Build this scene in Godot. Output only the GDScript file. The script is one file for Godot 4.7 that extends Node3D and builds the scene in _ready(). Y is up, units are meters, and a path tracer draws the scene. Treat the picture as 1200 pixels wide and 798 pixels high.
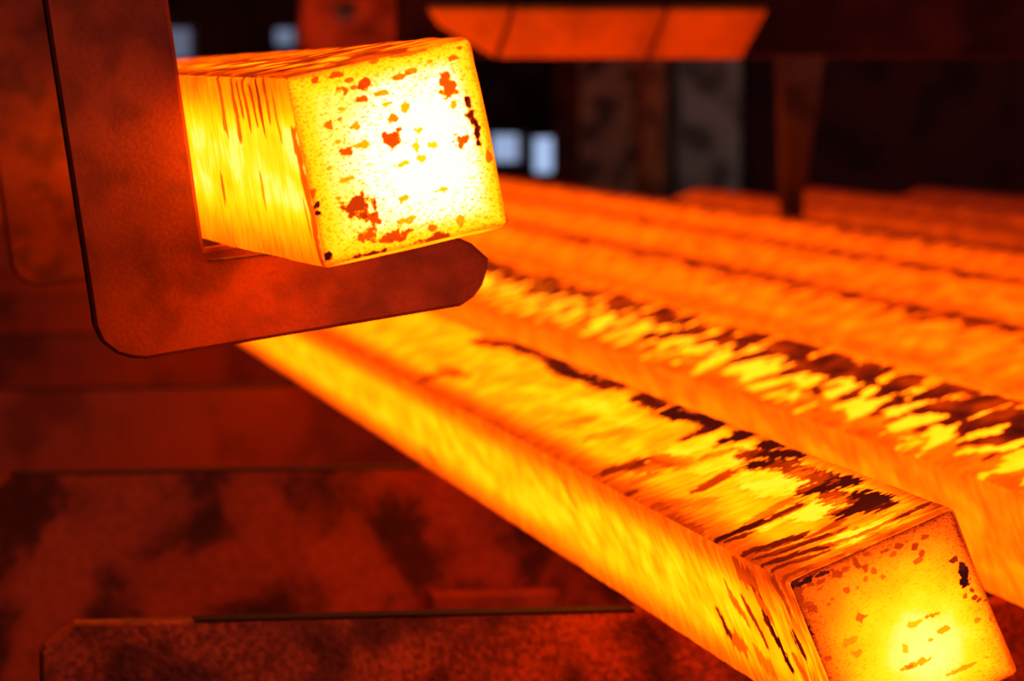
extends Node3D
# A steel mill's cooling bed: glowing square billets lie side by side in notched bed plates, one more billet is carried by tilted hooks.
# Metres, y up. The billets lie along z; the camera stands at their near ends and looks along them through a long lens.

const B := 0.15                       # side of a billet
const ROOT := Vector2(0.7863, 0.8098) # lowest corner of the first billet in its notch
const PITCH := 0.38                   # distance between notches
const ROLL := 0.3939                  # how far the billets are tilted in their notches
const FRONT := -2.947                 # where the near ends lie
const STEP := 1.48                    # distance between bed plates

# colour of hot steel: [heat, red, green, blue] as linear light
const HEAT := [
	[0.00, 0.012, 0.0015, 0.0012], [0.10, 0.060, 0.004, 0.002], [0.20, 0.26, 0.012, 0.001], [0.30, 0.66, 0.038, 0.0005], [0.40, 1.3, 0.100, 0.0005],
	[0.50, 2.2, 0.190, 0.0008], [0.60, 3.1, 0.330, 0.001], [0.70, 4.0, 0.520, 0.001], [0.80, 4.8, 0.740, 0.003], [0.88, 5.4, 0.900, 0.015], [0.94, 5.9, 1.02, 0.18], [1.0, 6.5, 1.35, 0.95],
]

# flakes of scale: u, v, half width, half height, depth on an end face
const RAISED_FLAKES := [
	0.249, 0.725, 0.068, 0.044, 0.7,  0.309, 0.802, 0.030, 0.030, 0.65,  0.262, 0.877, 0.044, 0.033, 0.62,  0.402, 0.912, 0.068, 0.025, 0.65,  0.600, 0.986, 0.068, 0.018, 0.7,
	0.494, 0.429, 0.042, 0.039, 0.65,  0.825, 0.227, 0.030, 0.053, 0.6,  0.833, 0.515, 0.027, 0.030, 0.6,  0.903, 0.324, 0.013, 0.021, 0.95,  0.912, 0.401, 0.019, 0.059, 0.85,
	0.924, 0.493, 0.013, 0.050, 0.9,  0.411, 0.132, 0.030, 0.022, 0.65,  0.298, 0.136, 0.024, 0.018, 0.55,  0.341, 0.138, 0.021, 0.010, 0.5,  0.378, 0.203, 0.021, 0.016, 0.6,
	0.183, 0.290, 0.021, 0.018, 0.5,  0.323, 0.321, 0.019, 0.016, 0.35,  0.243, 0.446, 0.030, 0.015, 0.6,  0.344, 0.429, 0.039, 0.015, 0.3,  0.508, 0.326, 0.022, 0.022, 0.45,
	0.592, 0.135, 0.037, 0.012, 0.45,  0.656, 0.113, 0.021, 0.013, 0.4,  0.258, 0.057, 0.039, 0.012, 0.6,  0.140, 0.506, 0.027, 0.007, 0.3,  0.214, 0.579, 0.044, 0.009, 0.3,
	0.478, 0.734, 0.021, 0.015, 0.3,  0.680, 0.735, 0.027, 0.012, 0.25,  0.641, 0.415, 0.022, 0.018, 0.22,  0.597, 0.487, 0.018, 0.022, 0.22,  0.692, 0.508, 0.024, 0.015, 0.22,
	0.613, 0.558, 0.030, 0.012, 0.22,  0.519, 0.567, 0.033, 0.009, 0.25,  0.590, 0.293, 0.018, 0.018, 0.3,  0.494, 0.250, 0.030, 0.007, 0.25,  0.477, 0.192, 0.033, 0.009, 0.35,
	0.743, 0.901, 0.015, 0.030, 0.3,  0.486, 0.845, 0.044, 0.012, 0.3,  0.257, 0.976, 0.068, 0.009, 0.85,  0.043, 0.932, 0.019, 0.016, 1.1,  0.043, 0.667, 0.012, 0.010, 0.9,
	0.033, 0.711, 0.015, 0.012, 1.1,  -0.012, 0.616, 0.024, 0.021, 0.5,  0.018, 0.680, 0.007, 0.007, 0.9,  0.652, 0.020, 0.089, 0.007, 0.35,  0.875, 0.102, 0.022, 0.009, 0.5,
	0.929, 0.056, 0.015, 0.009, 0.5,  0.164, 0.059, 0.015, 0.012, 0.6,  0.329, 0.094, 0.024, 0.007, 0.5,  0.481, -0.001, 0.027, 0.007, 0.4,  0.595, 0.912, 0.015, 0.012, 0.5,
	0.263, 0.229, 0.010, 0.009, 0.3,  0.245, 0.275, 0.015, 0.012, 0.35,  0.213, 0.385, 0.012, 0.007, 0.3,  0.151, 0.655, 0.012, 0.009, 0.3,  0.959, 0.623, 0.010, 0.036, 0.5,
	0.834, 0.324, 0.012, 0.021, 0.3,  0.764, 0.093, 0.012, 0.009, 0.3,
]
const END_FLAKES := [
	0.03, 0.04, 0.055, 0.03, 1.1,  0.11, 0.05, 0.05, 0.014, 1.0,  0.19, 0.055, 0.045, 0.008, 0.9,  0.04, 0.10, 0.018, 0.05, 0.75,  0.05, 0.17, 0.05, 0.012, 0.5,
	0.910, 0.363, 0.027, 0.041, 1.1,  0.905, 0.413, 0.019, 0.022, 1.0,  0.893, 0.273, 0.019, 0.011, 0.8,  0.919, 0.322, 0.014, 0.016, 0.9,  0.921, 0.465, 0.011, 0.011, 0.7,
	0.879, 0.476, 0.010, 0.010, 0.5,  0.919, 0.509, 0.012, 0.008, 0.7,  0.940, 0.530, 0.012, 0.007, 0.7,  0.968, 0.545, 0.012, 0.007, 0.7,  0.722, 0.116, 0.020, 0.019, 0.7,
	0.741, 0.162, 0.014, 0.016, 0.6,  0.795, 0.096, 0.025, 0.008, 0.6,  0.645, 0.082, 0.030, 0.010, 0.65,  0.571, 0.079, 0.030, 0.010, 0.6,  0.468, 0.056, 0.019, 0.008, 0.5,
	0.711, 0.200, 0.019, 0.010, 0.45,  0.596, 0.112, 0.016, 0.010, 0.45,  0.310, 0.351, 0.022, 0.019, 0.45,  0.671, 0.503, 0.027, 0.011, 0.4,  0.692, 0.599, 0.041, 0.011, 0.3,
	0.082, 0.209, 0.018, 0.018, 0.6,  0.058, 0.488, 0.014, 0.014, 0.5,  -0.064, 0.311, 0.014, 0.027, 1.0,  0.001, 0.206, 0.016, 0.019, 0.6,  0.392, 0.075, 0.012, 0.027, 0.65,
	0.427, 0.120, 0.015, 0.019, 0.6,  0.276, 0.083, 0.019, 0.022, 0.6,  0.323, 0.079, 0.022, 0.010, 0.5,  0.466, 0.152, 0.011, 0.014, 0.45,  0.294, 0.187, 0.016, 0.011, 0.5,
	0.350, 0.197, 0.014, 0.011, 0.5,  0.170, 0.214, 0.012, 0.008, 0.45,  0.200, 0.198, 0.008, 0.007, 0.45,  0.163, 0.122, 0.014, 0.008, 0.45,  0.404, 0.176, 0.011, 0.011, 0.35,
	0.497, 0.200, 0.010, 0.010, 0.35,  0.505, 0.706, 0.049, 0.012, 0.3,  0.429, 0.707, 0.027, 0.008, 0.3,  0.741, 0.834, 0.082, 0.008, 0.28,  0.210, 0.522, 0.027, 0.020, 0.25,
	0.565, 0.501, 0.048, 0.012, 0.22,  0.463, 0.605, 0.011, 0.025, 0.22,  0.615, 0.621, 0.012, 0.008, 0.25,  -0.010, 0.006, 0.041, 0.030, 1.2,  0.050, 0.013, 0.054, 0.016, 0.9,
	0.053, 0.081, 0.030, 0.008, 0.6,  0.113, 0.080, 0.030, 0.008, 0.6,  0.177, 0.087, 0.025, 0.008, 0.6,  0.959, 0.653, 0.011, 0.014, 0.4,  0.885, 0.628, 0.011, 0.011, 0.3,
	0.204, 0.445, 0.054, 0.014, 0.2,
]
# streaks of scale: from (distance from the end, share across the side) to the same, half width, depth
const TOP_SCALE := [
	0.575, 0.821, 0.484, 1.043, 0.035, 1.1,  0.518, 0.751, 0.449, 0.863, 0.03, 1.1,  0.593, 0.971, 0.567, 1.105, 0.03, 1.1,  0.421, 0.842, 0.287, 0.875, 0.035, 1.1,
	0.298, 0.730, 0.264, 0.913, 0.035, 1.1,  0.219, 0.746, 0.146, 0.873, 0.045, 1.1,  0.155, 0.678, 0.142, 0.785, 0.03, 1.1,  0.135, 0.773, 0.107, 0.848, 0.02, 0.9,
	0.696, 0.856, 0.675, 1.054, 0.025, 1.0,  0.701, 0.945, 0.669, 1.105, 0.02, 1.0,  0.797, 0.760, 0.789, 1.031, 0.02, 0.95,  0.840, 0.957, 0.794, 1.052, 0.025, 1.0,
	0.995, 0.886, 0.863, 1.013, 0.03, 1.0,  0.997, 0.914, 0.999, 0.971, 0.03, 1.0,  1.152, 0.950, 1.070, 0.935, 0.06, 0.95,  1.700, 0.965, 1.578, 0.900, 0.09, 0.95,
	1.565, 0.882, 1.441, 0.933, 0.05, 0.9,  1.377, 0.915, 1.340, 0.962, 0.08, 0.9,  1.922, 0.963, 1.876, 1.033, 0.1, 0.85,  2.045, 0.938, 1.996, 0.993, 0.06, 0.6,
	2.163, 0.866, 2.092, 0.905, 0.08, 0.7,  1.804, 0.987, 1.729, 0.966, 0.05, 0.4,  0.262, 0.092, 0.260, 0.305, 0.012, 1.0,  0.253, 0.293, 0.252, 0.564, 0.014, 0.85,
	0.241, 0.121, 0.235, 0.181, 0.008, 0.8,  0.799, 0.141, 0.781, 0.327, 0.03, 0.7,  0.785, 0.207, 0.762, 0.287, 0.03, 0.4,  0.738, 0.325, 0.730, 0.437, 0.05, 0.45,
	0.754, 0.442, 0.692, 0.499, 0.05, 0.4,  0.513, 0.362, 0.527, 0.590, 0.018, 0.7,  0.654, 0.670, 0.634, 0.770, 0.015, 0.5,  0.277, 0.335, 0.292, 0.554, 0.015, 0.4,
	0.158, 0.077, 0.137, 0.355, 0.01, 0.8,  0.121, 0.092, 0.100, 0.391, 0.008, 0.7,  0.092, 0.092, 0.052, 0.380, 0.008, 0.85,  0.104, 0.243, 0.090, 0.503, 0.008, 0.7,
	0.057, 0.082, 0.039, 0.279, 0.007, 0.7,  0.118, 0.426, 0.121, 0.562, 0.01, 0.6,  0.146, 0.161, 0.136, 0.275, 0.012, 0.7,  0.054, 0.434, 0.042, 0.617, 0.006, 0.9,
	0.049, 0.604, 0.043, 0.799, 0.006, 0.9,  0.047, 0.781, 0.045, 0.957, 0.006, 0.8,  0.014, 0.057, -0.005, 0.400, 0.007, 0.45,  0.010, 0.428, 0.002, 0.919, 0.008, 0.4,
	0.692, 0.193, 0.680, 0.268, 0.02, 0.35,  2.068, 0.338, 1.935, 0.351, 0.06, 0.35,  2.041, 0.143, 1.985, 0.326, 0.05, 0.5,  1.520, 0.391, 1.462, 0.536, 0.05, 0.15,
	1.187, 0.381, 1.166, 0.490, 0.03, 0.25,  1.035, 0.373, 1.008, 0.534, 0.03, 0.25,  0.643, 0.001, 0.641, 0.046, 0.01, 0.6,  0.446, -0.003, 0.407, 0.005, 0.02, 0.35,
	0.365, -0.017, 0.328, -0.009, 0.02, 0.35,  0.529, 0.068, 0.438, 0.270, 0.012, 0.3,
]
const TOP_BRIGHT := [
	0.440, 0.617, 0.413, 0.856, 0.06, 0.16,  0.386, 0.580, 0.344, 0.842, 0.06, 0.18,  0.211, 0.516, 0.219, 0.746, 0.035, 0.2,  0.196, 0.543, 0.195, 0.727, 0.03, 0.18,
	0.060, 0.445, 0.054, 0.744, 0.025, 0.18,  0.055, 0.513, 0.040, 0.690, 0.025, 0.15,  0.747, 0.524, 0.749, 0.776, 0.05, 0.12,  0.605, 0.542, 0.597, 0.828, 0.05, 0.14,
	1.254, 0.684, 1.025, 0.692, 0.1, 0.06,  0.228, 0.303, 0.224, 0.432, 0.015, 0.15,  1.474, 0.553, 1.226, 0.643, 0.15, 0.05,
]
const LEFT_SCALE := [
	0.144, 0.552, 0.133, 0.381, 0.01, 1.0,  0.159, 0.641, 0.147, 0.538, 0.008, 0.9,  0.220, 0.661, 0.204, 0.490, 0.008, 0.75,  0.278, 0.686, 0.253, 0.575, 0.01, 0.5,
	0.375, 0.415, 0.371, 0.363, 0.012, 0.9,  0.363, 0.299, 0.324, 0.285, 0.02, 0.5,  0.056, 0.617, 0.052, 0.570, 0.01, 0.9,  0.051, 0.951, 0.036, 0.889, 0.012, 0.5,
	0.162, 0.795, 0.132, 0.669, 0.006, 0.5,  1.011, 0.817, 0.999, 0.727, 0.02, 0.3,  2.206, 0.227, 2.165, 0.171, 0.05, 0.25,  0.268, 0.289, 0.218, 0.235, 0.01, 0.35,
	0.094, 0.449, 0.076, 0.340, 0.008, 0.5,  0.194, 0.924, 0.138, 0.896, 0.012, 0.5,
]

const RAISED_TICKS := [
	0.155, 0.98, 0.160, 0.80, 0.006, 0.55,  0.205, 0.97, 0.210, 0.72, 0.007, 0.55,  0.26, 0.99, 0.265, 0.78, 0.008, 0.5,  0.105, 0.97, 0.11, 0.82, 0.005, 0.7,
	0.075, 0.96, 0.08, 0.84, 0.005, 0.5,  0.05, 0.90, 0.052, 0.76, 0.004, 0.4,  0.13, 0.95, 0.132, 0.86, 0.005, 0.6,  0.18, 0.93, 0.182, 0.84, 0.005, 0.6,
	0.33, 0.40, 0.335, 0.34, 0.006, 0.5,  0.16, 0.44, 0.163, 0.38, 0.004, 0.35,  0.02, 0.30, 0.022, 0.24, 0.004, 0.4,  0.005, 0.72, 0.005, 0.05, 0.006, 0.6,
]

var lut := PackedFloat32Array()
var M := {}
var rng := RandomNumberGenerator.new()


func _ready() -> void:
	rng.seed = 7
	set_up_view()
	make_heat_table()
	make_materials()
	build_hall()
	build_bed()
	build_hooks()
	build_billets()
	build_background()


# ------------------------------------------------------------------ camera, sky, exposure

func set_up_view() -> void:
	var cam := Camera3D.new()
	cam.name = "camera"
	cam.fov = 10.135
	cam.near = 0.05
	cam.far = 200.0
	cam.position = Vector3(0, 1.34, 0)
	cam.rotation_degrees = Vector3(-3.8014, -9.8123, 0)
	var lens := CameraAttributesPhysical.new()
	lens.frustum_focal_length = 135.34
	lens.frustum_focus_distance = 3.12
	lens.frustum_near = 0.05
	lens.frustum_far = 200.0
	lens.exposure_aperture = 8.0
	cam.attributes = lens
	add_child(cam)
	cam.current = true
	var sky_m := ProceduralSkyMaterial.new()
	sky_m.sky_top_color = Color(0.45, 0.55, 0.72)
	sky_m.sky_horizon_color = Color(0.66, 0.73, 0.86)
	sky_m.ground_horizon_color = Color(0.66, 0.73, 0.86)
	sky_m.ground_bottom_color = Color(0.30, 0.32, 0.36)
	var sky := Sky.new()
	sky.sky_material = sky_m
	var env := Environment.new()
	env.background_mode = Environment.BG_SKY
	env.sky = sky
	env.tonemap_mode = Environment.TONE_MAPPER_LINEAR
	env.tonemap_exposure = 1.0
	env.sdfgi_enabled = true
	env.ssao_enabled = true
	env.ssil_enabled = true
	var we := WorldEnvironment.new()
	we.name = "world_environment"
	we.environment = env
	add_child(we)


# ------------------------------------------------------------------ helpers: nodes

func numbered(called: String) -> String:
	if not has_node(NodePath(called)):
		return called
	var k := 1
	while has_node(NodePath("%s_%03d" % [called, k])):
		k += 1
	return "%s_%03d" % [called, k]


func thing(called: String, label: String, category: String, at := Vector3.ZERO, group := "") -> Node3D:
	var o := Node3D.new()
	o.name = numbered(called)
	add_child(o)
	o.position = at
	o.set_meta("label", label)
	o.set_meta("category", category)
	if group:
		o.set_meta("group", group)
	return o


func part(called: String, mesh: Mesh, m: Material, parent: Node3D, at := Vector3.ZERO, label := "") -> MeshInstance3D:
	var o := MeshInstance3D.new()
	o.name = called
	o.mesh = mesh
	o.material_override = m
	o.position = at
	if label:
		o.set_meta("label", label)
	parent.add_child(o, true)
	return o


func structure(called: String, mesh: Mesh, m: Material, at := Vector3.ZERO) -> MeshInstance3D:
	var o := part(called, mesh, m, self, at)
	o.set_meta("kind", "structure")
	return o


# ------------------------------------------------------------------ helpers: shapes

func tri(st: SurfaceTool, a: Vector3, b: Vector3, c: Vector3, out: Vector3) -> void:
	var n := (c - a).cross(b - a)
	if n.length_squared() < 1e-16:
		return
	n = n.normalized()
	if n.dot(out) < 0.0:
		n = -n
		var t := b
		b = c
		c = t
	for p: Vector3 in [a, b, c]:
		st.set_normal(n)
		st.add_vertex(p)


func quad(st: SurfaceTool, a: Vector3, b: Vector3, c: Vector3, d: Vector3, out: Vector3) -> void:
	tri(st, a, b, c, out)
	tri(st, a, c, d, out)


func begin() -> SurfaceTool:
	var st := SurfaceTool.new()
	st.begin(Mesh.PRIMITIVE_TRIANGLES)
	return st


func area_of(poly: PackedVector2Array) -> float:
	var s := 0.0
	for i in poly.size():
		s += poly[i].cross(poly[(i + 1) % poly.size()])
	return s * 0.5


# the outline moved inwards by d, point for point
func inset(poly: PackedVector2Array, d: float) -> PackedVector2Array:
	var out := PackedVector2Array()
	var turn := signf(area_of(poly))
	for i in poly.size():
		var p := poly[i]
		var a := (p - poly[(i + poly.size() - 1) % poly.size()]).normalized()
		var b := (poly[(i + 1) % poly.size()] - p).normalized()
		var na := Vector2(-a.y, a.x) * turn
		var nb := Vector2(-b.y, b.x) * turn
		var n := (na + nb).normalized()
		out.append(p + n * d / maxf(0.5, n.dot(na)))
	return out


# a plate of that outline in x and y, from z = front back to z = back, with chamfered edges
func plate(st: SurfaceTool, poly: PackedVector2Array, front: float, back: float, chamfer := 0.003) -> void:
	var cap := inset(poly, chamfer)
	var turn := signf(area_of(poly))
	var index := Geometry2D.triangulate_polygon(cap)
	for k in range(0, index.size(), 3):
		for side: float in [1.0, -1.0]:
			var z := front if side > 0.0 else back
			var t: Array[Vector3] = []
			for j in 3:
				var q := cap[index[k + j]]
				t.append(Vector3(q.x, q.y, z))
			tri(st, t[0], t[1], t[2], Vector3(0, 0, side))
	for i in poly.size():
		var j := (i + 1) % poly.size()
		var e := (poly[j] - poly[i]).normalized()
		var o := Vector3(e.y, -e.x, 0) * turn
		var rings: Array = [[cap, front], [poly, front - chamfer], [poly, back + chamfer], [cap, back]]
		for k in 3:
			var p: PackedVector2Array = rings[k][0]
			var q: PackedVector2Array = rings[k + 1][0]
			var zp: float = rings[k][1]
			var zq: float = rings[k + 1][1]
			quad(st, Vector3(p[i].x, p[i].y, zp), Vector3(p[j].x, p[j].y, zp), Vector3(q[j].x, q[j].y, zq), Vector3(q[i].x, q[i].y, zq), o + Vector3(0, 0, [1.0, 0.0, -1.0][k]))


func plate_mesh(poly: PackedVector2Array, front: float, back: float, chamfer := 0.003) -> ArrayMesh:
	var st := begin()
	plate(st, poly, front, back, chamfer)
	return st.commit()


func rect(x0: float, y0: float, x1: float, y1: float) -> PackedVector2Array:
	return PackedVector2Array([Vector2(x0, y0), Vector2(x1, y0), Vector2(x1, y1), Vector2(x0, y1)])


func block(st: SurfaceTool, a: Vector3, b: Vector3, chamfer := 0.004) -> void:
	plate(st, rect(a.x, a.y, b.x, b.y), b.z, a.z, chamfer)


func block_mesh(a: Vector3, b: Vector3, chamfer := 0.004) -> ArrayMesh:
	var st := begin()
	block(st, a, b, chamfer)
	return st.commit()


func tube(st: SurfaceTool, a: Vector3, b: Vector3, ra: float, rb: float, sides := 12) -> void:
	var d := (b - a).normalized()
	var u := d.cross(Vector3.UP if absf(d.y) < 0.9 else Vector3.RIGHT).normalized()
	var v := d.cross(u)
	for i in sides:
		var p := u * cos(TAU * i / sides) + v * sin(TAU * i / sides)
		var q := u * cos(TAU * (i + 1) / sides) + v * sin(TAU * (i + 1) / sides)
		quad(st, a + p * ra, a + q * ra, b + q * rb, b + p * rb, p + q)
		tri(st, a, a + p * ra, a + q * ra, -d)
		tri(st, b, b + p * rb, b + q * rb, d)


func points(list: Array) -> PackedVector2Array:
	var out := PackedVector2Array()
	for i in range(0, list.size(), 2):
		out.append(Vector2(list[i], list[i + 1]))
	return out


# ------------------------------------------------------------------ hot steel

func make_heat_table() -> void:
	lut.resize(1024 * 3)
	for i in 1024:
		var t := i / 1023.0
		var k := 0
		while k < HEAT.size() - 2 and HEAT[k + 1][0] < t:
			k += 1
		var f: float = smoothstep(0.0, 1.0, (t - HEAT[k][0]) / (HEAT[k + 1][0] - HEAT[k][0])) * 0.3 + 0.7 * (t - HEAT[k][0]) / (HEAT[k + 1][0] - HEAT[k][0])
		for c in 3:
			lut[i * 3 + c] = lerpf(HEAT[k][c + 1], HEAT[k + 1][c + 1], clampf(f, 0.0, 1.0))


func noise(seed_: int, octaves := 3, frequency := 1.0) -> FastNoiseLite:
	var n := FastNoiseLite.new()
	n.seed = seed_
	n.noise_type = FastNoiseLite.TYPE_SIMPLEX
	n.frequency = frequency
	n.fractal_octaves = octaves
	n.fractal_type = FastNoiseLite.FRACTAL_FBM if octaves > 1 else FastNoiseLite.FRACTAL_NONE
	return n


# a material that glows with the heat in map, w by h
func hot(map: PackedFloat32Array, w: int, h: int) -> StandardMaterial3D:
	var px := PackedFloat32Array()
	px.resize(w * h * 3)
	for i in w * h:
		var k := clampi(int(map[i] * 1023.0), 0, 1023) * 3
		px[i * 3] = lut[k]
		px[i * 3 + 1] = lut[k + 1]
		px[i * 3 + 2] = lut[k + 2]
	var m := StandardMaterial3D.new()
	m.albedo_color = Color(0.20, 0.15, 0.13)
	m.roughness = 0.85
	m.metallic_specular = 0.25
	m.emission_enabled = true
	m.emission = Color.WHITE
	m.emission_operator = BaseMaterial3D.EMISSION_OP_MULTIPLY
	m.emission_energy_multiplier = 1.0
	m.emission_texture = ImageTexture.create_from_image(Image.create_from_data(w, h, false, Image.FORMAT_RGBF, px.to_byte_array()))
	return m


# heat across the three seen sides of a billet: left, top, right, bottom are the quarters of the picture's height; its width is `long` metres of billet.
# o: seed, left, top, right (heat of each side), edge (how much the corners cool), streak (strength of the marks across), cool (loss per metre),
# dark (strength of the scale belt), belt (its place across the top), wide, bright (strength of the hot belt), hot_at, strip (heat of the strip beyond the scale), fade (length over which the belt lasts)
func side_heat(w: int, h: int, long: float, o: Dictionary, strokes := [], glints := [], left_strokes := []) -> PackedFloat32Array:
	var map := PackedFloat32Array()
	map.resize(w * h)
	var fine := noise(o.seed, 3)
	var broad := noise(o.seed + 11, 3)
	var belt := noise(o.seed + 23, 4)
	var q := h / 4
	var base := [o.left, o.top, o.right, o.bottom]
	for y in h:
		var face := y / q
		var a := (y % q + 0.5) / q                       # share across this side
		var rim := 1.0 - smoothstep(0.0, 0.17, minf(a, 1.0 - a))
		if face == 0:
			rim = maxf(1.15 * (1.0 - smoothstep(0.0, 0.36, a)), 1.15 * (1.0 - smoothstep(0.02, 0.34, 1.0 - a)))
		elif face == 1:
			rim = maxf(1.3 * (1.0 - smoothstep(0.02, 0.30, a)), 0.8 * (1.0 - smoothstep(0.03, 0.14, 1.0 - a)))
		for x in w:
			var l := (x + 0.5) / w * long
			var s := fine.get_noise_2d(l * 55.0 + a * 1.3, a * 2.6 + face * 9.0)
			var b := broad.get_noise_2d(l * 7.0, a * 2.2 + face * 9.0)
			var t: float = base[face] - o.cool * l - o.edge * rim * (1.0 + 0.5 * b) + o.streak * s + 0.10 * b - o.front * (1.0 - smoothstep(0.0, 0.26, l)) * (1.0 + 2.0 * s)
			t = maxf(t, minf(0.30 + 0.08 * b, base[face]))
			if face == 1:
				t -= o.far_rim * smoothstep(0.76, 0.94, a + 0.10 * b + 0.06 * s)
			if face == 1 and o.dark > 0.0:
				var d := belt.get_noise_2d(l * o.grain + a * 0.3, a * 1.8 + 40.0) + 0.18 * s
				var inside: float = 1.0 - absf(a - o.belt - 0.06 * b) / o.wide
				var bite: float = (1.0 - smoothstep(0.91, 0.97, a) * (1.0 if o.far_rim < 0.0 else 0.0)) * smoothstep(0.0, 0.16, d * 1.3 + inside * 1.2 - 0.40) * o.dark * clampf(1.0 - (l - o.fade) / 0.5, 0.0, 1.0)
				t = lerpf(t, 0.19 + 0.12 * b, clampf(bite, 0.0, 1.0))
				var hotter: float = (1.0 - absf(a - o.hot_at + 0.05 * b) / 0.30)
				t += smoothstep(0.0, 0.35, d * -1.4 + hotter * 0.9 - 0.45) * o.bright * (1.0 - clampf(bite, 0.0, 1.0))
			map[y * w + x] = minf(t, o.most)
	draw_strokes(map, w, q, 1, long, strokes, fine, 0.115, true)
	draw_strokes(map, w, q, 1, long, glints, fine, 0.0, false)
	draw_strokes(map, w, q, 0, long, left_strokes, fine, 0.10, true)
	return map


func draw_strokes(map: PackedFloat32Array, w: int, q: int, face: int, long: float, list: Array, fine: FastNoiseLite, cold: float, is_dark: bool) -> void:
	for k in range(0, list.size(), 6):
		var p := Vector2(list[k], clampf(list[k + 1] * 0.95, 0.0, 0.93))
		var r := Vector2(list[k + 2], clampf(list[k + 3] * 0.95, 0.0, 0.93))
		var half: float = list[k + 4]
		var depth: float = list[k + 5]
		var x0 := clampi(int((minf(p.x, r.x) - half * 2.0) / long * w), 0, w - 1)
		var x1 := clampi(int((maxf(p.x, r.x) + half * 2.0) / long * w), 0, w - 1)
		var y0 := clampi(int((minf(p.y, r.y) - 0.12) * q), 0, q - 1)
		var y1 := clampi(int((maxf(p.y, r.y) + 0.12) * q), 0, q - 1)
		for y in range(y0, y1 + 1):
			var a := (y + 0.5) / q
			for x in range(x0, x1 + 1):
				var l := (x + 0.5) / w * long
				# distance to the stroke in units of its half width; across the side it reaches 0.06 of a side
				var d := Vector2((r.x - p.x) / half, (r.y - p.y) / 0.085)
				var v := Vector2((l - p.x) / half, (a - p.y) / 0.085)
				var f := clampf(v.dot(d) / maxf(d.length_squared(), 1e-6), 0.0, 1.0)
				var off := (v - d * f).length()
				var s := fine.get_noise_2d(l * 65.0 + a * 1.5, a * 5.0 + face * 9.0)
				var bite := smoothstep(0.0, 0.20, 1.0 - off + 0.65 * s)
				var i := (face * q + y) * w + x
				if is_dark:
					map[i] = lerpf(map[i], cold + 0.10 * maxf(0.0, 1.0 - depth), clampf(bite * minf(depth, 1.0), 0.0, 1.0))
				else:
					map[i] = minf(map[i] + bite * depth, maxf(map[i], 0.885))


# heat over a sawn end; the flakes are darker spots of scale
func end_heat(w: int, seed_: int, core: float, edge: float, at: Vector2, corner: float, flakes: Array, specks: float) -> PackedFloat32Array:
	var map := PackedFloat32Array()
	map.resize(w * w)
	var fine := noise(seed_, 4)
	for y in w:
		for x in w:
			var u := (x + 0.5) / w
			var v := (y + 0.5) / w
			var s := fine.get_noise_2d(u * 22.0, v * 34.0)
			var g := fine.get_noise_2d(u * 4.0 + 50.0, v * 4.0)
			var away := Vector2((u - at.x) * 1.05, v - at.y).length()
			var t := lerpf(core, edge, smoothstep(0.08, 0.78, away + 0.05 * g))
			var near := minf(minf(u, 1.0 - u), minf(v, 1.0 - v))
			t -= corner * (1.0 - smoothstep(0.0, 0.055, near + 0.012 * g))
			t -= corner * 0.5 * (1.0 - smoothstep(0.0, 0.16, near))
			t += 0.008 * s
			var spot := fine.get_noise_2d(u * 30.0 + 9.0, v * 42.0)
			t -= specks * (1.0 - smoothstep(0.05, 0.30, near)) * smoothstep(0.40, 0.52, spot + 0.10 * (1.0 - smoothstep(0.0, 0.35, near)))
			var fleck := fine.get_noise_2d(u * 19.0 + 77.0, v * 36.0 + 13.0)
			t = lerpf(t, 0.50, specks * 3.2 * smoothstep(0.36, 0.50, fleck) * smoothstep(0.14, 0.46, away))
			map[y * w + x] = t
	for k in range(0, flakes.size(), 5):
		var c := Vector2(clampf(flakes[k], 0.02, 0.98), clampf(flakes[k + 1], 0.03, 0.97))
		var r := Vector2(flakes[k + 2], flakes[k + 3]) * 1.25 + Vector2(0.003, 0.003)
		var depth: float = flakes[k + 4]
		for y in range(clampi(int((c.y - r.y * 2.0) * w), 0, w - 1), clampi(int((c.y + r.y * 2.0) * w), 0, w - 1) + 1):
			for x in range(clampi(int((c.x - r.x * 2.0) * w), 0, w - 1), clampi(int((c.x + r.x * 2.0) * w), 0, w - 1) + 1):
				var p := Vector2((x + 0.5) / w, (y + 0.5) / w)
				var off := ((p - c) / r).length() + 0.7 * fine.get_noise_2d(p.x * 14.0 + 3.0, p.y * 14.0)
				var bite := smoothstep(0.0, 0.35, 1.0 - off) * minf(depth * 1.35, 1.0)
				var i := y * w + x
				map[i] = lerpf(map[i], 0.27 - 0.20 * smoothstep(0.72, 1.0, depth), bite)
	return map


# the outline of a billet's section, from its lowest corner up the left side and round: [place, outward normal, share of the way round]
func section() -> Array:
	var out := []
	var h := B * 0.5
	var r := 0.007
	var corners := [Vector2(-h, -h), Vector2(-h, h), Vector2(h, h), Vector2(h, -h)]
	for f in 4:
		var a: Vector2 = corners[f]
		var b: Vector2 = corners[(f + 1) % 4]
		for w: float in [0.0, 0.012, 0.028, 0.047, 0.15, 0.3, 0.5, 0.7, 0.85, 0.953, 0.972, 0.988]:
			var p := a.lerp(b, w)
			var core := p.clamp(Vector2(-h + r, -h + r), Vector2(h - r, h - r))
			var n := (p - core).normalized()
			out.append([core + n * r, n, (f + w) / 4.0])
	out.append([out[0][0], out[0][1], 1.0])
	return out


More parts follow.
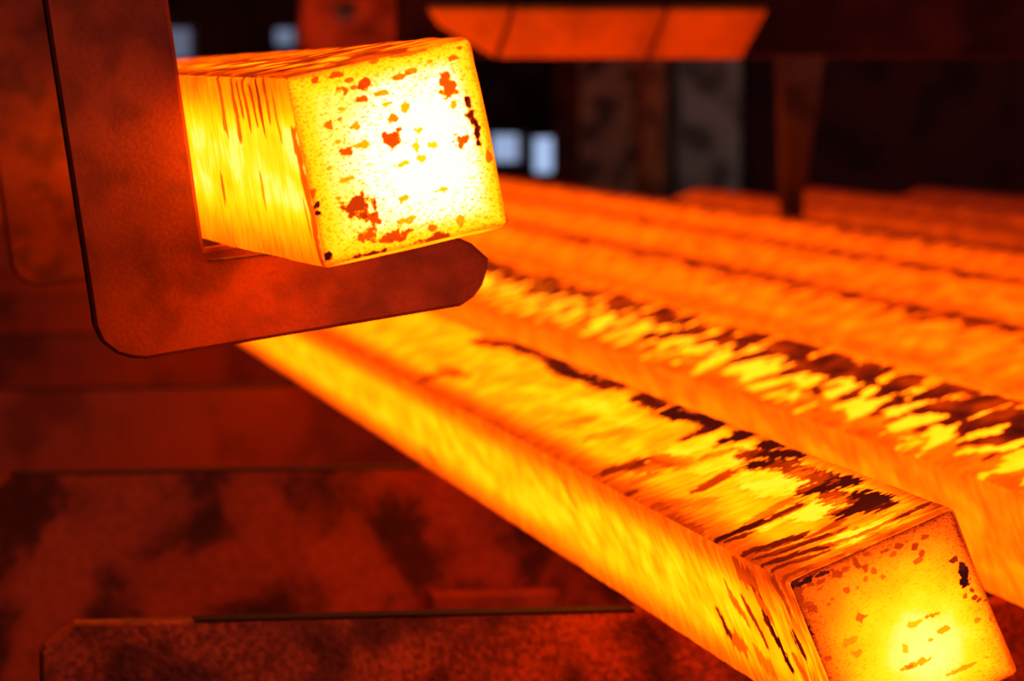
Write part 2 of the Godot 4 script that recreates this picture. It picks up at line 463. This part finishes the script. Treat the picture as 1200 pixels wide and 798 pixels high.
# a billet as a thing whose origin is its lowest near corner; bend: sideways and upward slope of the near end, which straightens out
func billet(label: String, at: Vector3, roll: float, length: float, sides: Material, long: float, face: Material, seed_: int, bend := Vector2.ZERO, twist := 0.0) -> Node3D:
	var o := thing("glowing_billet", label, "billet", at, "glowing billets")
	o.rotation.z = roll
	var ring := section()
	var wob := noise(seed_, 2)
	var stops := PackedFloat32Array()
	var l := 0.0
	while l < length:
		stops.append(l)
		l += 0.004 if l < 0.008 else 0.02 if l < 1.2 else 0.08 if l < 3.0 else 0.4
	stops.append(length)
	var st := begin()
	var n := ring.size()
	for k in stops.size():
		l = stops[k]
		var shift := Vector3(along(bend.x, l), along(bend.y, l), 0).rotated(Vector3.BACK, -roll)
		var tilt := Vector3(slope(bend.x, l), slope(bend.y, l), 0).rotated(Vector3.BACK, -roll)
		for i in n:
			var p: Vector2 = ring[i][0]
			var nn: Vector2 = ring[i][1]
			var j := i % (n - 1)
			var bump := 0.0011 * wob.get_noise_3d(l * 9.0, cos(TAU * j / (n - 1)) * 3.0, sin(TAU * j / (n - 1)) * 3.0) - 0.0009
			if l < 0.001:
				bump -= 0.0022
			p += nn * bump
			var turn := twist * smoothstep(0.0, 0.55, l)
			nn = nn.rotated(turn)
			p = (p + Vector2(B, B) * 0.5).rotated(turn)
			st.set_normal(Vector3(nn.x, nn.y, 0))
			st.set_uv(Vector2(l / long, ring[i][2]))
			st.add_vertex(Vector3(p.x, p.y, -l) + shift + Vector3(0, 0, tilt.dot(Vector3(p.x - B * 0.5, p.y - B * 0.5, 0))))
	for k in stops.size() - 1:
		for i in n - 1:
			var a := k * n + i
			var b := a + n
			for v: int in [a, a + 1, b, a + 1, b + 1, b]:
				st.add_index(v)
	# far end
	var first := stops.size() * n
	var back := Vector3(0, 0, -length) + Vector3(along(bend.x, length), along(bend.y, length), 0).rotated(Vector3.BACK, -roll)
	for i in n:
		var p: Vector2 = ring[i][0]
		st.set_normal(Vector3(0, 0, -1))
		st.set_uv(Vector2(length / long, 0.3))
		p = (p + Vector2(B, B) * 0.5).rotated(twist)
		st.add_vertex(back + Vector3(p.x, p.y, 0))
	st.set_normal(Vector3(0, 0, -1))
	st.set_uv(Vector2(length / long, 0.35))
	var mid := (Vector2(B, B) * 0.5).rotated(twist)
	st.add_vertex(back + Vector3(mid.x, mid.y, 0))
	for i in n - 1:
		for v: int in [first + i, first + i + 1, first + n]:
			st.add_index(v)
	part("body", st.commit(), sides, o)
	# near end, slightly uneven
	st = begin()
	var rough := noise(seed_ + 5, 3)
	var tilt0 := Vector3(slope(bend.x, 0.0), slope(bend.y, 0.0), 0).rotated(Vector3.BACK, -roll)
	var scales := [0.0, 0.2, 0.4, 0.6, 0.75, 0.88, 0.955, 1.0]
	for s: float in scales:
		for i in n:
			var p: Vector2 = ring[i][0] - ring[i][1] * 0.0031
			p *= s
			var z := 0.0
			if s < 1.0:
				z = 0.0014 * rough.get_noise_2d(p.x * 60.0, p.y * 60.0) + 0.0012 * smoothstep(1.0, 0.9, s)
			st.set_normal(Vector3(0, 0, 1))
			st.set_uv(Vector2(p.x / B + 0.5, 0.5 - p.y / B))
			st.add_vertex(Vector3(p.x + B * 0.5, p.y + B * 0.5, z) + Vector3(0, 0, tilt0.dot(Vector3(p.x, p.y, 0))))
	for k in scales.size() - 1:
		for i in n - 1:
			var a := k * n + i
			var b := a + n
			for v: int in [a, b, a + 1, a + 1, b, b + 1]:
				st.add_index(v)
	part("end_face", st.commit(), face, o, Vector3.ZERO, "brightest cut end of the billet")
	return o


const STRAIGHT := 0.2
const BENT := 0.7

func slope(s: float, l: float) -> float:
	return s * clampf((BENT - l) / (BENT - STRAIGHT), 0.0, 1.0)


func along(s: float, l: float) -> float:
	var t := minf(l, STRAIGHT) * s
	if l > STRAIGHT:
		var u := minf(l, BENT) - STRAIGHT
		t += s * u - s * u * u / (2.0 * (BENT - STRAIGHT))
	return t


# ------------------------------------------------------------------ cold steel and the hall's surfaces

# sRGB picture: a colour between dark and light that follows broad patches, with fine grain and soot
func steel_look(seed_: int, size: int, dark: Color, light: Color, soot: float, grain: float, broad := 3.0, across := 1.0) -> ImageTexture:
	var n := noise(seed_, 5, broad / size)
	var g := noise(seed_ + 3, 3, 60.0 / size)
	var a := n.get_seamless_image(size, size)
	var b := g.get_seamless_image(size, size)
	n.seed = seed_ + 9
	n.frequency = broad * 1.7 / size
	var c := n.get_seamless_image(size, size)
	var im := Image.create(size, size, false, Image.FORMAT_RGB8)
	for y in size:
		for x in size:
			var p := a.get_pixel(x, y).r
			var q := b.get_pixel(x, y).r
			var s := c.get_pixel(x, int(y * across) % size).r
			var col := dark.lerp(light, clampf((p - 0.5) * 1.2 + 0.5 + (q - 0.5) * grain, 0.0, 1.0))
			im.set_pixel(x, y, col * (1.0 - soot * smoothstep(0.42, 0.80, s + (q - 0.5) * 0.25)))
	return ImageTexture.create_from_image(im)


func relief(seed_: int, size: int, frequency: float) -> ImageTexture:
	return ImageTexture.create_from_image(noise(seed_, 4, frequency / size).get_seamless_image(size, size))


func steel(texture: Texture2D, bumps: Texture2D, per_metre: float, rough: float, metal := 0.0, depth := 0.05) -> StandardMaterial3D:
	var m := StandardMaterial3D.new()
	m.albedo_texture = texture
	m.uv1_triplanar = true
	m.uv1_world_triplanar = true
	m.uv1_scale = Vector3.ONE * per_metre
	m.roughness = rough
	m.metallic = metal
	m.metallic_specular = 0.4
	m.heightmap_enabled = true
	m.heightmap_texture = bumps
	m.heightmap_scale = depth
	return m


func make_materials() -> void:
	var bumps := relief(5, 512, 70.0)
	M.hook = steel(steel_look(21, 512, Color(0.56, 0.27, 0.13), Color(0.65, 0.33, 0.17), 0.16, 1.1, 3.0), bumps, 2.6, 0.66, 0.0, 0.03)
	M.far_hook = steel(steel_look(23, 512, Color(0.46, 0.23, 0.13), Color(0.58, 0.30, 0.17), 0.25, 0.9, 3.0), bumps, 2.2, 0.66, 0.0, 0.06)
	M.edge_shade = steel(steel_look(25, 128, Color(0.09, 0.05, 0.045), Color(0.14, 0.08, 0.07), 0.3, 0.5), bumps, 2.0, 0.95)  # near black, for the line of shade along the plate tops
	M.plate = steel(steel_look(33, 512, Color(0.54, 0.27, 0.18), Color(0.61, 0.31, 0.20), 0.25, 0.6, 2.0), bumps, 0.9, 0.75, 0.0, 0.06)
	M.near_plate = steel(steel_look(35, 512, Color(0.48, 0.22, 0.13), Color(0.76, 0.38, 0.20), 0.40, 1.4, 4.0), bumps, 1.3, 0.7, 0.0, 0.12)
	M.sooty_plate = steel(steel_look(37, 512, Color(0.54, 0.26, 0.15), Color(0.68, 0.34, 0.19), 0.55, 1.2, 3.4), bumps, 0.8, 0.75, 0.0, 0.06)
	M.sooty_plate.uv1_offset = Vector3(0.62, 0.25, 0.0)
	M.screen = steel(steel_look(39, 256, Color(0.46, 0.14, 0.14), Color(0.54, 0.18, 0.17), 0.3, 0.3), bumps, 0.5, 0.8)
	M.leg = steel(steel_look(41, 256, Color(0.40, 0.39, 0.35), Color(0.50, 0.48, 0.44), 0.3, 0.3), bumps, 0.9, 0.8)
	M.weld = steel(steel_look(45, 256, Color(0.5, 0.36, 0.25), Color(0.68, 0.5, 0.36), 0.3, 0.6), bumps, 4.0, 0.5)
	M.dark = steel(steel_look(57, 256, Color(0.66, 0.48, 0.36), Color(0.80, 0.58, 0.44), 0.5, 0.5), bumps, 0.8, 0.8)
	M.rusty = steel(steel_look(69, 256, Color(0.85, 0.48, 0.28), Color(0.95, 0.58, 0.36), 0.4, 0.5), bumps, 0.9, 0.8)
	M.concrete = steel(steel_look(81, 256, Color(0.78, 0.72, 0.63), Color(0.88, 0.82, 0.74), 0.4, 0.3), bumps, 0.7, 0.9)
	M.orange = steel(steel_look(93, 256, Color(0.97, 0.66, 0.10), Color(1.0, 0.71, 0.14), 0.2, 0.2), bumps, 0.9, 0.55)  # hood colour, part of the glow from below is put into it
	M.soot = steel(steel_look(99, 256, Color(0.22, 0.11, 0.10), Color(0.32, 0.17, 0.15), 0.4, 0.4), bumps, 0.5, 0.9)
	M.floor = steel(steel_look(111, 256, Color(0.12, 0.09, 0.08), Color(0.22, 0.17, 0.14), 0.5, 0.5), bumps, 0.5, 0.9)


# ------------------------------------------------------------------ the hall

func build_hall() -> void:
	structure("floor", block_mesh(Vector3(-4.3, -0.3, -17.6), Vector3(13.3, 0, 3.3), 0.01), M.floor)
	structure("ceiling", block_mesh(Vector3(-4.3, 7, -17.6), Vector3(13.3, 7.3, 3.3), 0.01), M.soot)
	structure("wall_left", block_mesh(Vector3(-4.3, 0, -17), Vector3(-4, 7, 3), 0.01), M.soot)
	structure("wall_right", block_mesh(Vector3(13, 0, -17), Vector3(13.3, 7, 3), 0.01), M.soot)
	structure("wall_front", block_mesh(Vector3(-4.3, 0, 3), Vector3(13.3, 7, 3.3), 0.01), M.soot)
	# an unseen window band behind the camera, added as cool fill light
	var band := Node3D.new()
	band.name = "window_5"
	band.position = Vector3(4.0, 4.2, 2.9)
	band.set_meta("kind", "structure")
	add_child(band)
	var cool := StandardMaterial3D.new()
	cool.albedo_color = Color(0.7, 0.75, 0.8)
	cool.emission_enabled = true
	cool.emission = Color(0.70, 0.80, 0.95)
	cool.emission_energy_multiplier = 0.8
	part("pane", block_mesh(Vector3(-3, -0.7, 0.03), Vector3(3, 0.7, 0.06), 0.002), cool, band)
	for x: float in [-3.05, -1.05, 0.95, 2.95]:
		part("mullion", block_mesh(Vector3(x, -0.75, 0.0), Vector3(x + 0.1, 0.75, 0.1), 0.004), M.dark, band)
	area_light("cool_fill", Vector3(4.0, 4.2, 2.85), Vector3(0, 0, 0), Vector2(5.6, 1.3), Color(0.80, 0.88, 1.0), FILL_LIGHT)
	# an unseen roof strip, added to brighten the things behind the bed
	var strip := Node3D.new()
	strip.name = "window_6"
	strip.position = Vector3(4.0, 6.97, -10.5)
	strip.set_meta("kind", "structure")
	add_child(strip)
	part("pane", block_mesh(Vector3(-3, -0.03, -0.7), Vector3(3, 0.0, 0.7), 0.002), cool, strip)
	for x: float in [-3.05, -1.05, 0.95, 2.95]:
		part("glazing_bar", block_mesh(Vector3(x, -0.08, -0.75), Vector3(x + 0.1, 0.0, 0.75), 0.004), M.dark, strip)
	area_light("roof_fill", Vector3(4.0, 6.88, -10.5), Vector3(-PI / 2 + 0.35, 0, 0), Vector2(5.6, 1.3), Color(1.0, 0.90, 0.78), 3.4)
	var wall := CSGBox3D.new()
	wall.name = "wall_back"
	wall.size = Vector3(17.6, 7, 0.3)
	wall.position = Vector3(4.5, 3.5, -17.15)
	wall.material = M.soot
	wall.set_meta("kind", "structure")
	add_child(wall)
	var k := 0
	for r: Array in WINDOWS:
		k += 1
		var c := Vector3((r[0] + r[2]) * 0.5, (r[1] + r[3]) * 0.5, -17.15)
		var hole := CSGBox3D.new()
		hole.name = "opening"
		hole.operation = CSGShape3D.OPERATION_SUBTRACTION
		hole.size = Vector3(r[2] - r[0], r[3] - r[1], 0.5)
		hole.position = c - wall.position
		wall.add_child(hole, true)
		var w := Node3D.new()
		w.name = "window_%d" % k
		w.position = c
		w.set_meta("kind", "structure")
		w.set_meta("label", "pale blue daylight opening in the dark far wall")
		add_child(w)
		var hw: float = (r[2] - r[0]) * 0.5
		var hh: float = (r[3] - r[1]) * 0.5
		var st := begin()
		for s: float in [-1.0, 1.0]:
			block(st, Vector3(minf(s * hw, s * (hw - 0.01)), -hh, -0.05), Vector3(maxf(s * hw, s * (hw - 0.01)), hh, 0.05), 0.002)
			block(st, Vector3(-hw, minf(s * hh, s * (hh - 0.01)), -0.05), Vector3(hw, maxf(s * hh, s * (hh - 0.01)), 0.05), 0.002)
		part("frame", st.commit(), M.dark, w)
		var m := StandardMaterial3D.new()
		m.albedo_color = Color(0.7, 0.75, 0.8)
		m.roughness = 0.4
		m.emission_enabled = true
		m.emission = Color(0.66, 0.76, 0.93)
		m.emission_energy_multiplier = r[4]
		part("pane", block_mesh(Vector3(-hw + 0.008, -hh + 0.008, -0.008), Vector3(hw - 0.008, hh - 0.008, 0.008), 0.002), m, w, Vector3.ZERO, "bright frosted daylit pane")


const FILL_LIGHT := 3.2  # strength of the added fill behind the camera

func area_light(called: String, at: Vector3, turn: Vector3, size: Vector2, color: Color, energy: float) -> void:
	var l := AreaLight3D.new()
	l.name = called
	l.position = at
	l.rotation = turn
	l.area_size = size
	l.light_color = color
	l.light_energy = energy
	l.shadow_enabled = true
	l.area_range = 40.0
	l.area_attenuation = 2.0
	add_child(l)


const WINDOWS := [
	[2.850, 0.989, 2.998, 1.127, 0.75], [3.043, 0.938, 3.159, 1.113, 1.00], [1.371, 1.448, 1.519, 1.601, 0.20], [1.876, 1.510, 1.983, 1.601, 0.32],
]


# ------------------------------------------------------------------ bed plates

func notch(k: int) -> Vector2:
	return ROOT + Vector2(PITCH * k, 0)


func build_bed() -> void:
	var labels := [
		"nearest dark rusty bed plate with chamfered left corner, under the front billet's end",
		"second bed plate from the front, soot stained, just behind the nearest chamfered plate",
		"third bed plate from the front, plain dark red strip above the soot stained plate",
		"fourth bed plate from the front, blurred red strip below the tilted hook's corner",
		"fifth bed plate from the front, thin blurred strip under the hooks",
		"sixth bed plate from the front, hidden mostly behind the front hook",
		"seventh bed plate from the front, far back under the billets",
		"eighth and farthest bed plate, under the far ends of the billets",
	]
	for k in 8:
		var z := -3.785 - STEP * k
		var poly := points([0.183, 0.0, 0.183, 0.782, 0.187, 0.788, 0.218, ROOT.y - 0.001])
		for j in 8:
			var n := notch(j)
			poly.append(n + Vector2(-0.002, -0.001))
			poly.append(n + Vector2(cos(ROLL), sin(ROLL)) * 0.158)
			poly.append(n + Vector2(cos(ROLL) * 0.158 + 0.02, sin(ROLL) * 0.158 - 0.004))
			poly.append(n + Vector2(0.215, 0.0))
		poly.append(notch(8) + Vector2(0.1, 0))
		poly.append(Vector2(notch(8).x + 0.1, 0.0))
		var o := thing("bed_plate", labels[k], "bed plate", Vector3(0, 0, z), "notched bed plates")
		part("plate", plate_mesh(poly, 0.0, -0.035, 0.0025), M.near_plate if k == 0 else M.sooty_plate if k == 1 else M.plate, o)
		var edge_shade: Array = [[0.335, 0.56], [0.52, 0.781]] if k == 0 else [[0.215, 0.50], [0.46, 0.781]]
		for d: Array in edge_shade:
			part("shade_strip", block_mesh(Vector3(d[0], ROOT.y - 0.002, -0.034), Vector3(d[1], ROOT.y + 0.0004 + 0.0006 * (d[0] - 0.2), 0.001), 0.0006), M.edge_shade, o)  # thin strip coloured dark as shade along the top edge
		if k == 1:
			part("spacer_block", block_mesh(Vector3(0.79, 0.56, 0.0), Vector3(0.97, 0.638, 0.05), 0.004), M.hook, o)


# ------------------------------------------------------------------ hooks

func build_hooks() -> void:
	var labels := [
		"front tilted steel hook with rounded corner, holding up the bright raised billet",
		"second tilted steel hook, blurred behind the left edge of the front hook",
		"third tilted steel hook, only its edge at the left border of the photo",
	]
	var seat := Vector2(0.3103, 1.1996)
	var run := Vector2(cos(0.168), sin(0.168))
	for k in 3:
		var poly := points([0.037, 2.30, 0.1674, 1.4127, 0.2061, 1.1496, 0.2082, 1.1327, 0.2146, 1.1186, 0.2270, 1.1089, 0.2402, 1.1051, 0.2527, 1.1042, 0.5270, 1.1472,
			0.5391, 1.1553, 0.5467, 1.1657, 0.5505, 1.1776, 0.5520, 1.1888, 0.5369, 1.2024])
		if k > 0:
			for i in range(2, poly.size() - 1):
				poly[i].y -= 0.014
		poly.append(seat + run * 0.17)
		poly.append(seat + run * 0.004)
		poly.append(Vector2(0.3033, 1.1990))
		poly.append(Vector2(0.3012, 1.2099))
		poly.append(Vector2(0.150, 2.30))
		var o := thing("lifting_hook", labels[k], "hook", Vector3(-0.0095 if k > 0 else 0.0, 0.0 if k > 0 else 0.0, -3.31 - STEP * k), "tilted lifting hooks")
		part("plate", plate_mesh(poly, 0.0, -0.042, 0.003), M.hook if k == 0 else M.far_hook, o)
		if k == 0:
			var st := begin()
			tube(st, Vector3(0.3069, 1.1892, 0.0005), Vector3(0.3625, 1.1947, 0.0005), 0.0014, 0.0010, 8)
			part("weld_bead", st.commit(), M.weld, o)
		part("hanger_eye", block_mesh(Vector3(0.02, 2.25, -0.08), Vector3(0.17, 2.36, 0.04), 0.005), M.hook, o)
	var beam := thing("carrier_beam", "long overhead beam that carries the tilted hooks above the picture", "beam", Vector3(0.09, 2.36, -4.8))
	part("beam", block_mesh(Vector3(-0.12, 0, -2.0), Vector3(0.12, 0.3, 2.0), 0.01), M.dark, beam)
	for z: float in [-1.7, 1.7]:
		var st := begin()
		tube(st, Vector3(0, 0.3, z), Vector3(0, 4.64, z), 0.03, 0.03)
		part("hanger_rod", st.commit(), M.dark, beam)


# ------------------------------------------------------------------ billets

func build_billets() -> void:
	# the raised one
	var sides := hot(side_heat(1024, 512, 1.1, {"seed": 3, "far_rim": 0.0, "front": 0.0, "bottom": 0.75, "left": 0.88, "top": 0.58, "right": 0.6, "edge": 0.31, "streak": 0.055, "cool": 0.05, "dark": 0.7, "belt": 0.5, "wide": 0.42, "bright": 0.1, "hot_at": 0.3, "strip": 0.5, "fade": 9.0, "grain": 16.0, "most": 0.93}, [], [], RAISED_TICKS), 1024, 512)
	var face := hot(end_heat(768, 5, 1.05, 0.885, Vector2(0.66, 0.52), 0.30, RAISED_FLAKES, 0.14), 768, 768)
	billet("bright yellow white billet end with dark scale spots, raised in the tilted front hook", Vector3(0.3516, 1.2007, -2.8725), 0.2129, 4.0, sides, 1.1, face, 17, Vector2(-0.108, 0.005), -0.052)
	# the light of its underside and of the underside of the nearest billet on the bed
	area_light("underside_glow", Vector3(0.372, 1.1985, -3.10), Vector3(-PI / 2, 0, 0.21), Vector2(0.05, 0.34), Color(1.0, 0.36, 0.02), 0.062)
	area_light("billet_glow", Vector3(0.862, 0.829, -3.36), Vector3(-PI / 2, 0, 0.394), Vector2(0.11, 0.8), Color(1.0, 0.33, 0.02), 0.035)
	# the nearest one on the bed
	sides = hot(side_heat(2048, 768, 5.2, {"seed": 31, "far_rim": 0.0, "front": 0.14, "bottom": 0.55, "left": 0.75, "top": 0.70, "right": 0.5, "edge": 0.27, "streak": 0.085, "cool": 0.012, "dark": 0.0, "belt": 0.8, "wide": 0.2, "bright": 0.0, "hot_at": 0.5, "strip": 0.5, "fade": 2.0, "grain": 16.0, "most": 0.90}, TOP_SCALE, TOP_BRIGHT, LEFT_SCALE), 2048, 768)
	face = hot(end_heat(768, 41, 0.945, 0.46, Vector2(0.57, 0.66), 0.26, END_FLAKES, 0.10), 768, 768)
	var at := Vector3(ROOT.x, ROOT.y, FRONT)
	billet("nearest glowing orange billet on the bed, its yellow cut end in the lower right corner", at, ROLL, 12.0, sides, 5.2, face, 43)
	# the second, with a belt of dark scale and yellow patches along its top
	sides = hot(side_heat(2048, 512, 5.0, {"seed": 53, "far_rim": -0.10, "front": 0.0, "bottom": 0.5, "left": 0.54, "top": 0.50, "right": 0.45, "edge": 0.06, "streak": 0.06, "cool": 0.006, "dark": 0.95, "belt": 0.70, "wide": 0.40, "bright": 0.36, "hot_at": 0.40, "strip": 0.5, "fade": 9.0, "grain": 9.5, "most": 0.87}), 2048, 512)
	var plain := hot(end_heat(256, 61, 0.85, 0.6, Vector2(0.5, 0.5), 0.15, [], 0.1), 256, 256)
	billet("second glowing billet on the bed, dark scale and yellow patches along its top", at + Vector3(PITCH, 0, 0), ROLL, 12.0, sides, 5.0, plain, 47)
	var labels := [
		"third billet on the bed, evenly orange beyond the billet with the dark scaly top",
		"fourth billet on the bed, evenly orange, between the third and the redder fifth",
		"fifth billet on the bed, redder orange, last before the dark gap",
		"sixth billet on the bed, cooled to brownish red, first beyond the dark gap",
		"seventh billet on the bed, dull brown, beyond the first brownish red billet",
		"eighth and farthest billet on the bed, almost dark at the edge of the glow",
	]
	var heats := [[0.52, 0.495], [0.465, 0.455], [0.42, 0.41], [0.24, 0.25], [0.20, 0.21], [0.15, 0.15]]
	for k in 6:
		var h: Array = heats[k]
		sides = hot(side_heat(1024, 256, 6.0, {"seed": 71 + k * 13, "far_rim": [0.16, 0.14, 0.30, 0.1, 0.1, 0.1][k], "front": 0.0, "bottom": h[1], "left": h[0], "top": h[1], "right": h[1] - 0.05, "edge": 0.04, "streak": 0.03, "cool": 0.006, "dark": 0.75 if k < 3 else 0.4, "belt": 1.02, "wide": [0.34, 0.26, 0.30, 0.3, 0.3, 0.3][k], "bright": 0.05, "hot_at": 0.4, "strip": 0.5, "fade": 9.0, "grain": 7.0, "most": 0.9}), 1024, 256)
		var near := FRONT if k < 3 else FRONT - 0.2
		billet(labels[k], Vector3(ROOT.x + PITCH * (k + 2), ROOT.y, near), ROLL, 12.0 if k < 3 else 9.2, sides, 6.0, plain, 90 + k)


# ------------------------------------------------------------------ behind the bed

func build_background() -> void:
	# a girder across the bed with a sloping hood, coloured orange for the glow it catches
	var g := thing("cross_girder", "dark steel girder across the top of the picture behind the orange hood", "girder", Vector3(0, 0, -7.6))
	part("web", block_mesh(Vector3(1.10, 1.405, -0.15), Vector3(4.6, 1.80, 0.0), 0.005), M.soot, g)
	part("lower_flange", block_mesh(Vector3(1.10, 1.399, -0.20), Vector3(4.6, 1.415, 0.0), 0.003), M.soot, g)
	part("upper_flange", block_mesh(Vector3(1.10, 1.80, -0.20), Vector3(4.6, 1.83, 0.05), 0.003), M.soot, g)
	for x: float in [4.1, 4.3]:
		part("post", block_mesh(Vector3(x, 0, -0.15), Vector3(x + 0.1, 1.40, 0.0), 0.005), M.dark, g)
	for x: float in [1.2, 1.55, 1.75]:
		part("hood_bracket", block_mesh(Vector3(x, 1.462, 0.0), Vector3(x + 0.02, 1.480, 0.132), 0.002), M.soot, g)
	var h := thing("girder_hood", "orange sloping hood of seamed panels lit from below, above the far billets", "hood", Vector3(0, 0, -7.42))
	var top := [1.112, 1.285, 1.594, 1.800]
	var low := [1.138, 1.273, 1.579, 1.775]
	for k in 3:
		var st := begin()
		var y0 := 1.392 if k > 0 else 1.455
		var gap := 0.005
		var a := Vector3(top[k] + gap, 1.486, 0)
		var b := Vector3(top[k + 1] - gap, 1.486, 0)
		var c := Vector3(low[k + 1] - gap, 1.394, -0.115)
		var d := Vector3(low[k] + gap, y0 + 0.002, -0.115 if k > 0 else -0.039)
		slab(st, a, b, c, d, 0.012)
		part("panel", st.commit(), M.orange, h)
	# beyond the far ends of the billets
	var box := thing("machine_housing", "dim reddish brown machine housing with a dark opening, beyond the billets", "machine", Vector3(0, 0, -15.7))
	var wall := CSGCombiner3D.new()
	wall.name = "casing"
	var body := CSGBox3D.new()
	body.name = "shell"
	body.size = Vector3(0.38, 1.9, 0.6)
	body.position = Vector3(3.20, 0.95, -0.35)
	body.material = M.dark
	wall.add_child(body)
	var hole := CSGBox3D.new()
	hole.name = "opening"
	hole.operation = CSGShape3D.OPERATION_SUBTRACTION
	hole.size = Vector3(0.09, 0.24, 0.5)
	hole.position = Vector3(-0.02, 0.21, 0.25)
	wall.add_child(hole)
	box.add_child(wall)
	part("rib", block_mesh(Vector3(3.26, 0, -0.06), Vector3(3.36, 1.9, 0.03), 0.01), M.rusty, box)
	var col := thing("concrete_column", "grey brown column to the right of the dim machine housing", "column", Vector3(0, 0, -15.8))
	part("shaft", block_mesh(Vector3(3.44, 0, -0.3), Vector3(3.72, 2.2, 0), 0.02), M.concrete, col)
	part("plinth", block_mesh(Vector3(3.41, 0, -0.33), Vector3(3.75, 0.2, 0.03), 0.02), M.concrete, col)
	var scr := thing("glow_backdrop", "tall dark sheets added in the right background to catch the glow of the billets", "screen", Vector3(0, 0, -16.6))  # added surface that catches the billet glow, giving a dark red background
	for k in 4:
		part("sheet", block_mesh(Vector3(3.93 + k * 1.2, 0, -0.04), Vector3(5.12 + k * 1.2, 3.2, 0), 0.004), M.screen, scr)
	part("cap_rail", block_mesh(Vector3(3.9, 3.2, -0.06), Vector3(8.8, 3.28, 0.02), 0.004), M.dark, scr)
	var leg := thing("tapered_leg", "narrow tapered support leg standing between the orange and the brown billets", "support", Vector3(0, 0, -10.2))
	part("leg", plate_mesh(points([2.515, 0.0, 2.573, 0.0, 2.573, 1.03, 2.633, 1.43, 2.633, 1.9, 2.506, 1.9, 2.506, 1.43, 2.518, 1.03]), 0.0, -0.06, 0.004), M.leg, leg)
	part("foot", block_mesh(Vector3(2.49, 0, -0.09), Vector3(2.60, 0.02, 0.03), 0.003), M.dark, leg)
	var fr := thing("guide_stand", "reddish brown machine stand with holes, above and behind the raised billet", "machine", Vector3(0.0, 0, -15.16))
	for x: float in [1.80, 2.10]:
		part("post", block_mesh(Vector3(x, 0, -0.2), Vector3(x + 0.17, 2.0, 0.0), 0.01), M.rusty, fr)
	var plate_ := CSGBox3D.new()
	plate_.name = "cross_plate"
	plate_.size = Vector3(0.56, 0.5, 0.06)
	plate_.position = Vector3(2.04, 1.70, 0.18)
	plate_.rotation.x = 0.6
	plate_.material = M.rusty
	for x: float in [-0.11, 0.13]:
		var bore := CSGCylinder3D.new()
		bore.name = "bore"
		bore.operation = CSGShape3D.OPERATION_SUBTRACTION
		bore.radius = 0.05
		bore.height = 0.3
		bore.rotation.x = PI / 2
		bore.position = Vector3(x, -0.06, 0)
		plate_.add_child(bore, true)
	fr.add_child(plate_)


# a four cornered slab: the corners of its near face and its thickness
func slab(st: SurfaceTool, a: Vector3, b: Vector3, c: Vector3, d: Vector3, thick: float) -> void:
	var n := (b - a).cross(d - a).normalized()
	if n.z < 0.0:
		n = -n
	var k := -n * thick
	var mid := (a + b + c + d) * 0.25
	quad(st, a, b, c, d, n)
	quad(st, a + k, b + k, c + k, d + k, -n)
	for e: Array in [[a, b], [b, c], [c, d], [d, a]]:
		var p: Vector3 = e[0]
		var q: Vector3 = e[1]
		quad(st, p, q, q + k, p + k, (p + q) * 0.5 - mid)
